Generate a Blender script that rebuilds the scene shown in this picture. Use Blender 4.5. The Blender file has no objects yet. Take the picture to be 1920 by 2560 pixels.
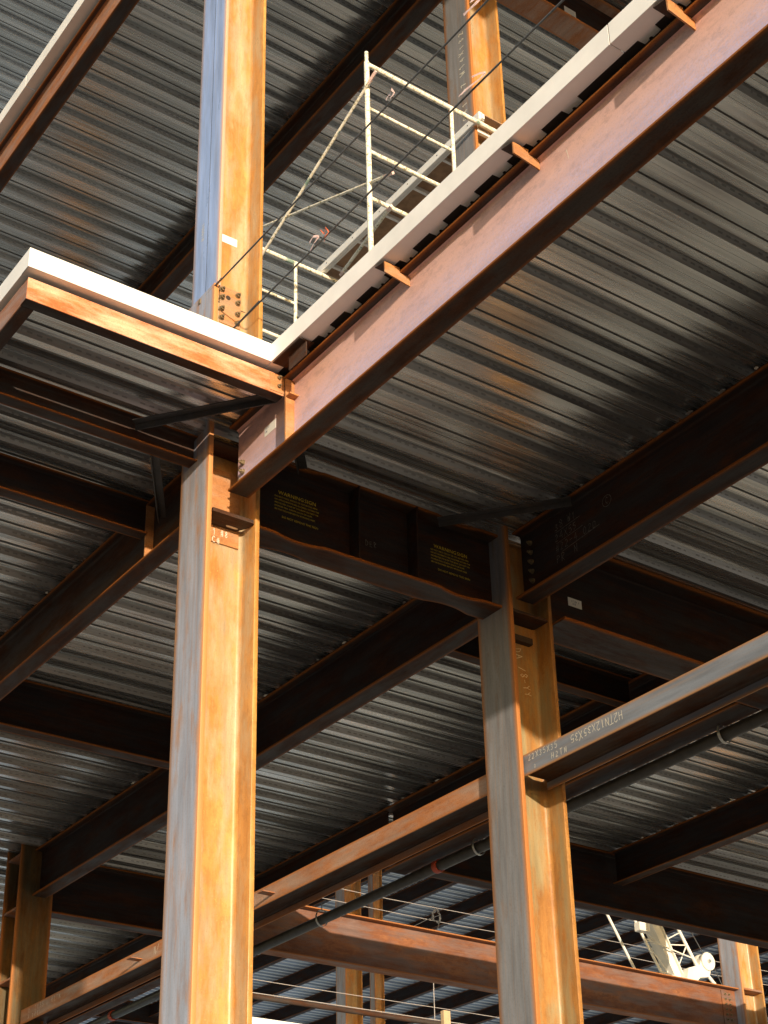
import bpy, bmesh, math, random
from mathutils import Vector, Matrix
random.seed(7)
R = math.radians
scene = bpy.context.scene
COL = scene.collection
S2 = 7.80      # underside of the second floor deck (top of its beams)
S3 = 14.50     # underside of the third floor deck
PITCH = 0.286

# ------------------------------------------------------------------ materials
def new_mat(name):
    m = bpy.data.materials.new(name)
    m.use_nodes = True
    nt = m.node_tree
    nt.nodes.clear()
    out = nt.nodes.new("ShaderNodeOutputMaterial")
    b = nt.nodes.new("ShaderNodeBsdfPrincipled")
    nt.links.new(b.outputs[0], out.inputs[0])
    return m, nt, b

def N(nt, typ, **kw):
    n = nt.nodes.new(typ)
    for k, v in kw.items():
        setattr(n, k, v)
    return n

def pos(nt):
    return N(nt, "ShaderNodeNewGeometry").outputs["Position"]

def noise(nt, scale_vec, detail=4, rough=.55, src=None, offs=(0, 0, 0)):
    mp = N(nt, "ShaderNodeMapping")
    mp.inputs["Scale"].default_value = scale_vec
    mp.inputs["Location"].default_value = offs
    nt.links.new(src or pos(nt), mp.inputs[0])
    n = N(nt, "ShaderNodeTexNoise")
    n.inputs["Scale"].default_value = 1
    n.inputs["Detail"].default_value = detail
    n.inputs["Roughness"].default_value = rough
    nt.links.new(mp.outputs[0], n.inputs["Vector"])
    return n.outputs["Fac"]

def ramp(nt, fac, stops):
    r = N(nt, "ShaderNodeValToRGB")
    e = r.color_ramp.elements
    while len(e) < len(stops):
        e.new(.5)
    for i, (p, c) in enumerate(stops):
        e[i].position = p
        e[i].color = (c, c, c, 1) if isinstance(c, (int, float)) else (*c, 1)
    nt.links.new(fac, r.inputs[0])
    return r.outputs["Color"]

def mix(nt, fac, a, b, typ='MIX'):
    m = N(nt, "ShaderNodeMix", data_type='RGBA', blend_type=typ)
    for sock, v in ((m.inputs[0], fac), (m.inputs[6], a), (m.inputs[7], b)):
        if isinstance(v, (int, float)):
            sock.default_value = v
        elif isinstance(v, tuple):
            sock.default_value = (*v, 1)
        else:
            nt.links.new(v, sock)
    return m.outputs[2]

def math_(nt, op, a, b=None, c=None):
    m = N(nt, "ShaderNodeMath", operation=op)
    for i, v in enumerate((a, b, c)):
        if v is None:
            continue
        if isinstance(v, (int, float)):
            m.inputs[i].default_value = v
        else:
            nt.links.new(v, m.inputs[i])
    return m.outputs[0]

def steel(name, axis, light, mid, dark, mill, millamt, rough=.7, seed=0, freck=.5, bump=.25, edgecol=None, spec=.35, zband=None, mott=.35):
    """weathered structural steel: rust, mill scale, streaks along the member axis"""
    m, nt, b = new_mat(name)
    def sv(across, along):
        v = [across] * 3
        v['XYZ'.index(axis)] = along
        return tuple(v)
    o = (seed * 3.1, seed * 1.7, seed * 2.3)
    big = noise(nt, sv(6, 1.7), 7, .66, offs=o)
    col = ramp(nt, big, [(.3, dark), (.5, mid), (.68, light)])
    streak = noise(nt, sv(34, 1.1), 4, .65, offs=o)
    col = mix(nt, ramp(nt, streak, [(.46, 0.), (.72, .32)]), col, light)
    blot = noise(nt, sv(17, 9), 7, .72, offs=(o[1], 3, o[0]))
    col = mix(nt, ramp(nt, blot, [(.50, 0.), (.60, .6)]), col, tuple(c * .72 for c in mid))
    spots = noise(nt, (44, 44, 44), 4, .7, offs=(2, o[0], 1))
    col = mix(nt, ramp(nt, spots, [(.63, 0.), (.69, .55)]), col, tuple(min(.8, c * 1.25) for c in light))
    scale_n = noise(nt, sv(8, 2.0), 8, .68, offs=(o[1], o[2], o[0]))
    fac = ramp(nt, scale_n, [(max(0, .62 - millamt * .42), 0.), (min(1, .74 - millamt * .30), 1.)])
    if zband:   # mill scale survives in a ragged band low on the web
        sp_ = N(nt, "ShaderNodeSeparateXYZ"); nt.links.new(pos(nt), sp_.inputs[0])
        zz_ = math_(nt, 'ADD', sp_.outputs[2], math_(nt, 'MULTIPLY', math_(nt, 'SUBTRACT', noise(nt, sv(9, 2.2), 6, .7), .5), .16))
        mr = N(nt, "ShaderNodeMapRange"); nt.links.new(zz_, mr.inputs[0])
        mr.inputs[1].default_value = zband[0]; mr.inputs[2].default_value = zband[1]; mr.inputs[3].default_value = 1.; mr.inputs[4].default_value = 0.
        speck = ramp(nt, noise(nt, (70, 70, 70), 5, .7), [(.40, .35), (.6, 1.)])
        fac = math_(nt, 'MULTIPLY', mr.outputs[0], speck)
    at = N(nt, "ShaderNodeAttribute", attribute_name="edge")
    inner = math_(nt, 'SUBTRACT', 1.0, at.outputs["Fac"])
    inner = math_(nt, 'POWER', inner, .6)
    fac = math_(nt, 'MULTIPLY', fac, inner)
    tone = noise(nt, sv(14, 1.4), 6, .65, offs=(o[2], o[0], 5))
    millc = mix(nt, ramp(nt, tone, [(.3, 0.), (.7, 1.)]), tuple(c * .68 for c in mill), tuple(min(1, c * 1.22) for c in mill))
    col = mix(nt, fac, col, millc)
    runs = noise(nt, sv(52, .8), 5, .7, offs=(4, o[0], o[1]))
    col = mix(nt, math_(nt, 'MULTIPLY', ramp(nt, runs, [(.52, 0.), (.68, 1.)]), mott), col, light)
    if edgecol:
        ed = math_(nt, 'POWER', at.outputs["Fac"], 1.5)
        col = mix(nt, math_(nt, 'MULTIPLY', ed, .85), col, edgecol)
    fr = noise(nt, (95, 95, 95), 3, .7)
    col = mix(nt, ramp(nt, fr, [(.52, 0.), (.72, freck)]), col, tuple(c * .45 for c in dark), 'MIX')
    # scuffs and pale scratches
    sc = noise(nt, sv(60, 6), 6, .8, offs=(o[2], 9, 4))
    col = mix(nt, ramp(nt, sc, [(.66, 0.), (.74, .5)]), col, tuple(min(.75, c * 1.6 + .08) for c in light))
    nt.links.new(col, b.inputs["Base Color"])
    rr = ramp(nt, scale_n, [(.35, rough + .1), (.7, rough - .18)])
    nt.links.new(rr, b.inputs["Roughness"])
    b.inputs["Specular IOR Level"].default_value = spec
    bp = N(nt, "ShaderNodeBump")
    bp.inputs["Strength"].default_value = bump
    bp.inputs["Distance"].default_value = .004
    f2 = noise(nt, (130, 130, 130), 4, .7)
    f3 = noise(nt, sv(18, 3), 4, .6)
    hs = math_(nt, 'ADD', math_(nt, 'MULTIPLY', f2, .6), f3)
    nt.links.new(hs, bp.inputs["Height"])
    nt.links.new(bp.outputs[0], b.inputs["Normal"])
    return m

RL, RM, RD = (.44, .165, .045), (.27, .085, .022), (.12, .042, .018)
MILL = (.20, .205, .225)
M = {}
M['col_web'] = steel("rusty column web", 'Z', (.60, .33, .10), (.50, .235, .058), (.36, .15, .035), (.44, .34, .21), .45, rough=.40, seed=1, mott=.25, freck=.22, spec=.7)
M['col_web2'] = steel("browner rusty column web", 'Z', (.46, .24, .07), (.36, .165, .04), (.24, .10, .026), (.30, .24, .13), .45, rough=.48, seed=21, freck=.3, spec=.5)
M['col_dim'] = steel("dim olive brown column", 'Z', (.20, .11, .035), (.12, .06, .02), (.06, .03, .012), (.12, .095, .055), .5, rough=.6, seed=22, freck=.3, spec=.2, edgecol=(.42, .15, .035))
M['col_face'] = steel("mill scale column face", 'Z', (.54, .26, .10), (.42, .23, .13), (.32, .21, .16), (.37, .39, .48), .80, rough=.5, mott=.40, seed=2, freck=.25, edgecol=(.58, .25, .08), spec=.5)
M['col_face_sky'] = steel("mill scale column face with sky reflection tint", 'Z', (.46, .42, .44), (.40, .42, .50), (.36, .42, .58), (.34, .46, .78), 1.35, rough=.4, seed=3, freck=.1, edgecol=(.62, .36, .22), spec=.6)  # blue of the reflected sky is put into the mill scale colour
M['col_dark'] = steel("darker grey column face", 'Z', (.36, .19, .08), (.25, .15, .09), (.17, .12, .09), (.23, .235, .26), .95, rough=.55, seed=4, freck=.3, edgecol=(.46, .17, .04))  # darker, greyer mill scale than on the left column
M['pink'] = steel("pinkish rusty edge beam", 'Y', (.72, .45, .38), (.66, .42, .39), (.52, .31, .28), (.50, .48, .74), .75, rough=.5, seed=5, freck=.25, edgecol=(.36, .14, .06), spec=.5, zband=(7.36, 7.66))
for ax in 'XY':
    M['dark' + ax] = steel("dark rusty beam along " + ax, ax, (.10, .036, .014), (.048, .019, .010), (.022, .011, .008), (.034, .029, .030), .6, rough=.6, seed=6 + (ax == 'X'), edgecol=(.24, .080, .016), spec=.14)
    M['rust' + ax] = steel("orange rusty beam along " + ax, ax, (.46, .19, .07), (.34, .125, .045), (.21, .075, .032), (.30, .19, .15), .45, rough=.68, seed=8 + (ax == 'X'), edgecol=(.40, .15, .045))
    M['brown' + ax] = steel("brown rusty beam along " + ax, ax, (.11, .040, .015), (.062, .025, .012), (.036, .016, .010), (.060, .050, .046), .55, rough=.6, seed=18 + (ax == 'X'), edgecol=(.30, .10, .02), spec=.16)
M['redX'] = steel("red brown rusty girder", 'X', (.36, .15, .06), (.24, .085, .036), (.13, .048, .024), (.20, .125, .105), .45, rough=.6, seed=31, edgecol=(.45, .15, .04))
M['mill'] = steel("grey mill scale spandrel", 'Y', (.34, .22, .14), (.28, .24, .22), (.21, .22, .24), (.21, .24, .30), 1.3, rough=.5, seed=10, freck=.25, edgecol=(.42, .20, .07))
M['chan'] = steel("tan rusty spandrel", 'Y', (.52, .23, .10), (.42, .16, .06), (.30, .11, .04), (.42, .27, .20), .55, rough=.55, seed=11, edgecol=(.45, .17, .05))
M['fascia'] = steel("orange rusty fascia", 'X', (.60, .23, .09), (.50, .15, .045), (.38, .105, .03), (.74, .42, .27), .50, rough=.65, seed=12, edgecol=(.55, .22, .07))
M['plate'] = steel("rusty plate", 'X', (.52, .26, .12), (.46, .20, .07), (.30, .12, .045), (.40, .26, .16), .4, rough=.65, seed=13)
M['black'] = steel("dark brace steel", 'X', (.09, .07, .06), (.05, .045, .04), (.03, .03, .03), (.06, .06, .065), .6, rough=.5, seed=14)

def simple(name, col, rough=.5, metal=0., var=.12, scale=18, bump=0., spec=.5):
    m, nt, b = new_mat(name)
    n = noise(nt, (scale,) * 3, 5, .6)
    c = mix(nt, ramp(nt, n, [(.3, 0.), (.7, 1.)]), tuple(max(0, x * (1 - var)) for x in col), tuple(min(1, x * (1 + var)) for x in col))
    nt.links.new(c, b.inputs["Base Color"])
    b.inputs["Roughness"].default_value = rough
    b.inputs["Metallic"].default_value = metal
    b.inputs["Specular IOR Level"].default_value = spec
    if bump:
        bp = N(nt, "ShaderNodeBump")
        bp.inputs["Strength"].default_value = bump
        bp.inputs["Distance"].default_value = .01
        nt.links.new(n, bp.inputs["Height"])
        nt.links.new(bp.outputs[0], b.inputs["Normal"])
    return m

M['white'] = simple("white coated pour stop", (.88, .865, .84), .42, 0, .07, 4)
M['label'] = simple("white paper label", (.80, .80, .78), .8, 0, .03)
M['ink'] = simple("printed ink", (.10, .12, .25), .8)
M['chalk'] = simple("pale chalk", (.80, .76, .66), .95, 0, .15, 200)
M['faintchalk'] = simple("faint rubbed chalk", (.26, .24, .21), .95, 0, .5, 90)
M['yellow'] = simple("yellow stencil paint", (.75, .55, .04), .8, 0, .35, 60)
M['pipe'] = simple("black pipe", (.045, .042, .04), .42, .2, .35, 9, .1)
M['strap'] = simple("galvanised hanger", (.55, .55, .53), .35, .8, .1)
M['redring'] = simple("red pipe ring", (.45, .07, .03), .5, 0, .2)
M['cable'] = simple("steel wire rope", (.15, .15, .155), .45, .6, .25, 60)
M['fluor'] = simple("thin pale cable", (.45, .42, .42), .5, .2, .1)
M['bolt'] = simple("bolt steel", (.22, .17, .10), .5, .4, .3, 60)
M['dark_joint_shade'] = simple("dark joints and painted shade", (.03, .02, .015), .8)  # dark joints and holes; also paints the shade inside the deck flutes
M['tape'] = simple("pale red flagging tape", (.80, .55, .52), .6, 0, .35, 40)
M['redtape'] = simple("orange red flagging tape", (.75, .16, .06), .6, 0, .2, 40)
M['crane'] = simple("white crane paint", (.80, .78, .72), .4, 0, .06, 5)
M['alum'] = simple("bright aluminium plank rail", (.86, .87, .88), .4, .15, .05)
M['ply'] = simple("plywood deck underside", (.33, .20, .12), .75, 0, .25, 12)
M['concrete'] = simple("pale floor slab concrete", (.42, .40, .37), .85, 0, .15, 2, .1)
M['wood'] = simple("timber post", (.55, .40, .24), .8)

def scaffold_mat():
    m, nt, b = new_mat("flaking cream scaffold paint")
    n = noise(nt, (38, 38, 38), 5, .75)
    c = ramp(nt, n, [(.33, (.12, .12, .05)), (.41, (.52, .47, .30)), (.49, (.86, .82, .72))])
    n2 = noise(nt, (6, 6, 6), 3, .6)
    c = mix(nt, ramp(nt, n2, [(.60, 0.), (.68, .8)]), c, (.07, .20, .17))
    nt.links.new(c, b.inputs["Base Color"])
    b.inputs["Roughness"].default_value = .6
    return m
M['scaf'] = scaffold_mat()

def deck_mat(name, base=(.46, .475, .475), rough=.34, metal=.75, dash=False, sheet=.34):
    m, nt, b = new_mat(name)
    lon = noise(nt, (.20, 6.1, 1.5), 4, .6)
    fine = noise(nt, (.22, 42, 2), 3, .5, offs=(3, 1, 2))
    dirt = noise(nt, (1.6, 9, 1), 5, .65, offs=(7, 2, 2))
    f = math_(nt, 'ADD', math_(nt, 'MULTIPLY', lon, .72), math_(nt, 'MULTIPLY', fine, .28))
    c = ramp(nt, f, [(.36, tuple(x * .50 for x in base)), (.5, tuple(x * .92 for x in base)), (.62, tuple(min(1, x * 1.3) for x in base))])
    c = mix(nt, ramp(nt, dirt, [(.62, 0.), (.78, .35)]), c, tuple(x * .4 for x in base))
    sp2 = N(nt, "ShaderNodeSeparateXYZ"); nt.links.new(pos(nt), sp2.inputs[0])
    cx_ = math_(nt, 'FLOOR', math_(nt, 'DIVIDE', sp2.outputs[0], 7.9))
    cy_ = math_(nt, 'FLOOR', math_(nt, 'DIVIDE', math_(nt, 'ADD', sp2.outputs[1], 8.91), PITCH * 3))
    cmb = N(nt, "ShaderNodeCombineXYZ"); nt.links.new(cx_, cmb.inputs[0]); nt.links.new(cy_, cmb.inputs[1])
    wn = N(nt, "ShaderNodeTexWhiteNoise"); nt.links.new(cmb.outputs[0], wn.inputs["Vector"])
    c = mix(nt, ramp(nt, wn.outputs["Value"], [(0., 0.), (1., sheet)]), c, tuple(x * .42 for x in base))
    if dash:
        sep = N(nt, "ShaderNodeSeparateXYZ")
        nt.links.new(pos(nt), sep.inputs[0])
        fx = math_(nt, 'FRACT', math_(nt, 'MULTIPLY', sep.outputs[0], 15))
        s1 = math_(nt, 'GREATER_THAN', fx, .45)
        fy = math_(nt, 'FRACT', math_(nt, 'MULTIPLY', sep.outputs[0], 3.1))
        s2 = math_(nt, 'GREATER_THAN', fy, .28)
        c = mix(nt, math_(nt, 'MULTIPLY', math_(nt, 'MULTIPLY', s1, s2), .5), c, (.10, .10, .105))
    nt.links.new(c, b.inputs["Base Color"])
    b.inputs["Metallic"].default_value = metal
    nt.links.new(ramp(nt, fine, [(.3, rough - .05), (.7, rough + .12)]), b.inputs["Roughness"])
    bp = N(nt, "ShaderNodeBump")
    bp.inputs["Strength"].default_value = .22
    bp.inputs["Distance"].default_value = .02
    wav = noise(nt, (.55, 7.5, 2), 2, .5, offs=(1, 5, 0))
    nt.links.new(math_(nt, 'ADD', wav, math_(nt, 'MULTIPLY', fine, .015)), bp.inputs["Height"])
    nt.links.new(bp.outputs[0], b.inputs["Normal"])
    return m
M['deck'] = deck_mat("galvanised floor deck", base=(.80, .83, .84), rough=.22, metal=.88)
M['deckshade'] = simple("painted crease shade of the deck sheet", (.13, .13, .13), .6, .3, .2)  # contact shade painted as dark lines on rib edges and groove walls
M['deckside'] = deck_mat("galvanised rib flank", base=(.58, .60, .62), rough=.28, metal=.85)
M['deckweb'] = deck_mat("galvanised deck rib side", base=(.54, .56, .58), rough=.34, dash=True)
M['deckfar'] = deck_mat("galvanised deck tinted with skylight", base=(.95, .98, 1.0), rough=.45, metal=.25, sheet=.08)  # skylight on the far deck is put into its bluish base colour
M['deckwebfar'] = deck_mat("far deck rib side tinted with skylight", base=(.38, .46, .60), rough=.4, metal=.3, sheet=.05)  # same skylight tint painted on the rib sides

def ground_mat():
    m, nt, b = new_mat("graded construction ground")
    n = noise(nt, (.15, .15, .15), 8, .6)
    n2 = noise(nt, (4, 4, 4), 8, .7)
    c = ramp(nt, n, [(.3, (.20, .155, .115)), (.6, (.31, .245, .19))])
    c = mix(nt, ramp(nt, n2, [(.4, 0.), (.7, .5)]), c, (.17, .135, .10))
    nt.links.new(c, b.inputs["Base Color"])
    b.inputs["Roughness"].default_value = .95
    return m
M['ground'] = ground_mat()

# ------------------------------------------------------------------ mesh helpers
def link(name, mesh, mats, parent=None, loc=None):
    o = bpy.data.objects.new(name, mesh)
    for m in (mats if isinstance(mats, (list, tuple)) else [mats]):
        mesh.materials.append(M[m] if isinstance(m, str) else m)
    COL.objects.link(o)
    if parent:
        o.parent = parent
    if loc is not None:
        o.location = loc
    return o

def tag(o, label=None, cat=None, group=None, kind=None):
    if label: o["label"] = label
    if cat: o["category"] = cat
    if group: o["group"] = group
    if kind: o["kind"] = kind
    return o

def thing(name, loc, label, cat, group=None):
    o = bpy.data.objects.new(name, None)
    o.empty_display_size = .2
    COL.objects.link(o)
    o.location = loc
    return tag(o, label, cat, group)

def finish(me, ang=32):
    me.validate()
    for p in me.polygons:
        p.use_smooth = True
    try:
        me.set_sharp_from_angle(angle=R(ang))
    except Exception:
        pass
    return me

def extrude(profile, P0, P1, up, org, edges=None, closed=True, name="part"):
    """profile: list of (u, v); v along 'up', u across. Sweeps from P0 to P1 (relative to org)."""
    P0, P1, up, org = Vector(P0), Vector(P1), Vector(up).normalized(), Vector(org)
    ax = (P1 - P0).normalized()
    side = up.cross(ax).normalized()
    L = (P1 - P0).length
    seg = 1
    bm = bmesh.new()
    lay = bm.verts.layers.float.new("edge")
    rings = []
    for k in range(seg + 1):
        c = P0 + ax * (L * k / seg) - org
        ring = []
        for i, (u, v) in enumerate(profile):
            vt = bm.verts.new(c + side * u + up * v)
            vt[lay] = edges[i] if edges else 0.
            ring.append(vt)
        rings.append(ring)
    n = len(profile)
    for k in range(seg):
        for i in range(n if closed else n - 1):
            j = (i + 1) % n
            bm.faces.new((rings[k][i], rings[k][j], rings[k + 1][j], rings[k + 1][i]))
    if closed:
        try:
            bm.faces.new(rings[0][::-1]); bm.faces.new(rings[-1])
        except Exception:
            pass
    bmesh.ops.recalc_face_normals(bm, faces=bm.faces)
    me = bpy.data.meshes.new(name)
    bm.to_mesh(me); bm.free()
    return finish(me)

def flange_prof(bf, tf, v0, bord=None):
    """rounded flange plate centred on v0, with the border vertices marked as 'edge'"""
    b, t, r = bf / 2, tf / 2, min(.004, tf * .3)
    e = bord if bord else min(.035, bf * .18)
    pts = [(-b + e, -t, 0), (b - e, -t, 0), (b - r, -t, 1), (b - r * .3, -t + r * .3, 1), (b, -t + r, 1), (b, t - r, 1), (b - r * .3, t - r * .3, 1), (b - r, t, 1),
           (b - e, t, 0), (-b + e, t, 0), (-b + r, t, 1), (-b + r * .3, t - r * .3, 1), (-b, t - r, 1), (-b, -t + r, 1), (-b + r * .3, -t + r * .3, 1), (-b + r, -t, 1)]
    return [(u, v + v0) for u, v, _ in pts], [e_ for *_, e_ in pts]

def web_prof(tw, hd, r):
    w = tw / 2
    pts = []
    def arc(sx, sy):
        out = []
        for k in range(6):
            a = k / 5 * math.pi / 2
            # from flange tangent point to web tangent point
            out.append((sx * (w + r - r * math.sin(a)), sy * (hd - r + r * math.cos(a)) if False else sy * (hd - r * (1 - math.cos(a)) * 1.0)))
        return out
    def fil(sx, sy):
        out = []
        for k in range(6):
            a = k / 5 * math.pi / 2
            out.append((sx * (w + r * (1 - math.sin(a))), sy * (hd - r * (1 - math.cos(a)))))
        return out
    br = fil(1, -1)
    tr = fil(1, 1)[::-1]
    tl = fil(-1, 1)
    bl = fil(-1, -1)[::-1]
    return br + tr + tl + bl

def isec(name, label, cat, P0, P1, up, d, bf, tf, tw, mweb, mfl, mfl2=None, group=None, fr=.02, bord=None):
    """rolled I section whose centroid line runs P0 -> P1, flanges stacked along 'up'"""
    root = thing(name, P0, label, cat, group)
    hd = d / 2 - tf
    link("web", extrude(web_prof(tw, hd, fr), P0, P1, up, P0), mweb, root)
    pr, ed = flange_prof(bf, tf, -(d / 2 - tf / 2), bord)
    link("flange", extrude(pr, P0, P1, up, P0, ed), mfl, root)
    pr, ed = flange_prof(bf, tf, (d / 2 - tf / 2), bord)
    link("flange", extrude(pr, P0, P1, up, P0, ed), mfl2 or mfl, root)
    return root

def boxm(lo, hi, org=(0, 0, 0), bev=.0015):
    bm = bmesh.new()
    bmesh.ops.create_cube(bm, size=1)
    lo, hi, org = Vector(lo), Vector(hi), Vector(org)
    for v in bm.verts:
        v.co = Vector((lo[i] + (v.co[i] + .5) * (hi[i] - lo[i]) for i in range(3))) - org
    if bev:
        bmesh.ops.bevel(bm, geom=list(bm.edges), offset=min(bev, min(hi[i] - lo[i] for i in range(3)) * .3), segments=1, affect='EDGES')
    me = bpy.data.meshes.new("box")
    bm.to_mesh(me); bm.free()
    return finish(me)

def merge(meshes):
    bm = bmesh.new()
    for me in meshes:
        bm.from_mesh(me)
        bpy.data.meshes.remove(me)
    me = bpy.data.meshes.new("merged")
    bm.to_mesh(me); bm.free()
    return finish(me)

def polyplate(pts, thick, normal, org):
    """flat plate from an outline of 3D points, thickened along normal"""
    bm = bmesh.new()
    org, nrm = Vector(org), Vector(normal).normalized()
    a = [bm.verts.new(Vector(p) - org) for p in pts]
    b = [bm.verts.new(Vector(p) - org + nrm * thick) for p in pts]
    bm.faces.new(a); bm.faces.new(b[::-1])
    for i in range(len(pts)):
        j = (i + 1) % len(pts)
        bm.faces.new((a[i], b[i], b[j], a[j]))
    bmesh.ops.recalc_face_normals(bm, faces=bm.faces)
    me = bpy.data.meshes.new("plate")
    bm.to_mesh(me); bm.free()
    return finish(me)

def tube(pts, r, org=(0, 0, 0), n=10, cap=True):
    bm = bmesh.new()
    org = Vector(org)
    P = [Vector(p) - org for p in pts]
    rings = []
    prev = None
    for i, p in enumerate(P):
        t = (P[min(i + 1, len(P) - 1)] - P[max(i - 1, 0)]).normalized()
        ref = prev if prev is not None else (Vector((0, 0, 1)) if abs(t.z) < .9 else Vector((1, 0, 0)))
        s = (ref - t * ref.dot(t)).normalized()
        prev = s
        u = t.cross(s)
        rr = r[i] if isinstance(r, (list, tuple)) else r
        rings.append([bm.verts.new(p + (s * math.cos(2 * math.pi * k / n) + u * math.sin(2 * math.pi * k / n)) * rr) for k in range(n)])
    for a, b in zip(rings, rings[1:]):
        for k in range(n):
            bm.faces.new((a[k], a[(k + 1) % n], b[(k + 1) % n], b[k]))
    if cap:
        bm.faces.new(rings[0][::-1]); bm.faces.new(rings[-1])
    bmesh.ops.recalc_face_normals(bm, faces=bm.faces)
    me = bpy.data.meshes.new("tube")
    bm.to_mesh(me); bm.free()
    return finish(me, 50)

def hexbolt(c, axis, r, h, org):
    """hex head with washer and a bit of thread, sticking out along axis"""
    c, ax, org = Vector(c), Vector(axis).normalized(), Vector(org)
    ref = Vector((0, 0, 1)) if abs(ax.z) < .9 else Vector((1, 0, 0))
    s = ax.cross(ref).normalized(); u = ax.cross(s)
    bm = bmesh.new()
    def cyl(r0, a, b, n, rot=0):
        A = [bm.verts.new(c - org + ax * a + (s * math.cos(rot + 2 * math.pi * k / n) + u * math.sin(rot + 2 * math.pi * k / n)) * r0) for k in range(n)]
        B = [bm.verts.new(v.co + ax * (b - a)) for v in A]
        for k in range(n):
            bm.faces.new((A[k], A[(k + 1) % n], B[(k + 1) % n], B[k]))
        bm.faces.new(B)
    cyl(r * 1.25, 0, h * .15, 16)
    cyl(r, h * .15, h * .75, 6, random.random())
    cyl(r * .5, h * .75, h * 1.25, 8)
    bmesh.ops.recalc_face_normals(bm, faces=bm.faces)
    me = bpy.data.meshes.new("bolt")
    bm.to_mesh(me); bm.free()
    return finish(me)

# stroke letters, drawn like chalk
G = {
 '0': [[(.1, .2), (.1, .8), (.3, 1), (.5, .8), (.5, .2), (.3, 0), (.1, .2)]], '1': [[(.15, .8), (.32, 1), (.32, 0)]],
 '2': [[(.08, .8), (.28, 1), (.5, .8), (.45, .55), (.05, 0), (.55, .02)]], '3': [[(.08, .9), (.3, 1), (.5, .78), (.25, .55), (.52, .3), (.3, 0), (.05, .12)]],
 '4': [[(.4, 0), (.4, 1), (.05, .35), (.55, .35)]], '5': [[(.5, 1), (.12, 1), (.1, .58), (.4, .6), (.52, .3), (.3, 0), (.05, .1)]],
 '7': [[(.05, 1), (.52, 1), (.2, 0)]], '8': [[(.3, .55), (.1, .78), (.3, 1), (.5, .78), (.3, .55), (.08, .25), (.3, 0), (.52, .25), (.3, .55)]],
 'H': [[(.08, 0), (.08, 1)], [(.52, 0), (.52, 1)], [(.08, .5), (.52, .5)]], 'T': [[(.02, 1), (.58, 1)], [(.3, 1), (.3, 0)]],
 'N': [[(.08, 0), (.08, 1), (.52, 0), (.52, 1)]], 'X': [[(.05, 0), (.55, 1)], [(.05, 1), (.55, 0)]], 'W': [[(.02, 1), (.17, 0), (.3, .7), (.43, 0), (.58, 1)]],
 'P': [[(.1, 0), (.1, 1), (.45, .9), (.45, .6), (.1, .5)]], 'R': [[(.1, 0), (.1, 1), (.45, .9), (.45, .6), (.1, .5), (.52, 0)]],
 'O': [[(.1, .2), (.1, .8), (.3, 1), (.5, .8), (.5, .2), (.3, 0), (.1, .2)]], 'D': [[(.1, 0), (.1, 1), (.45, .75), (.45, .25), (.1, 0)]],
 'A': [[(.02, 0), (.3, 1), (.58, 0)], [(.14, .4), (.46, .4)]], 'C': [[(.5, .85), (.3, 1), (.1, .7), (.1, .3), (.3, 0), (.52, .15)]], 'G': [[(.5, .85), (.3, 1), (.1, .7), (.1, .3), (.3, 0), (.52, .2), (.52, .45), (.3, .45)]],
 'E': [[(.5, 1), (.1, 1), (.1, 0), (.5, 0)], [(.1, .5), (.42, .5)]], '/': [[(.05, 0), (.5, 1)]], '-': [[(.1, .5), (.5, .5)]], '#': [[(.2, 0), (.25, 1)], [(.4, 0), (.45, 1)], [(.05, .35), (.55, .35)], [(.05, .65), (.55, .65)]],
 'U': [[(.08, 1), (.08, .2), (.3, 0), (.52, .2), (.52, 1)]], 'L': [[(.1, 1), (.1, 0), (.5, 0)]], 'Y': [[(.05, 1), (.3, .5), (.55, 1)], [(.3, .5), (.3, 0)]],
}
def strokes(lines, org, xdir, ydir, h, mat, parent, name="chalk_writing", w=.08, jit=.05, lead=1.5, adv=.8, extra=()):
    """lines of stroke text; org = lower left of the first line; h = letter height"""
    xd, yd = Vector(xdir).normalized(), Vector(ydir).normalized()
    nrm = xd.cross(yd)
    base = Vector(parent.location)
    rnd = random.Random(len(lines[0]) * 7 + int(h * 1e4) if lines else 3)
    bm = bmesh.new()
    def seg(a, b, ww):
        a, b = Vector(a), Vector(b)
        t = (b - a)
        if t.length < 1e-6: return
        t.normalize()
        n = Vector((-t.y, t.x)) * ww / 2
        q = []
        for p in (a - n, b - n + t * ww * .3, b + n + t * ww * .3, a + n):
            q.append(bm.verts.new(Vector(org) - base + xd * p.x + yd * p.y + nrm * .002))
        bm.faces.new(q)
    for li, txt in enumerate(lines):
        x = rnd.uniform(-.1, .1) * h
        y0 = -li * lead * h
        for ch in txt:
            hh = h * rnd.uniform(.88, 1.1)
            yj = rnd.uniform(-.06, .06) * h
            for st in G.get(ch, []):
                pts = [(x + (u + rnd.uniform(-jit, jit)) * hh, y0 + yj + (v + rnd.uniform(-jit, jit)) * hh) for u, v in st]
                for a, b in zip(pts, pts[1:]):
                    seg(a, b, h * w * rnd.uniform(.7, 1.2))
            x += h * adv * (1 if ch != ' ' else .8)
    for poly in extra:
        for a, b in zip(poly, poly[1:]):
            seg((a[0] * h, a[1] * h), (b[0] * h, b[1] * h), h * w)
    me = bpy.data.meshes.new("chalk")
    bm.to_mesh(me); bm.free()
    return link(name, me, mat, parent)

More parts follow.
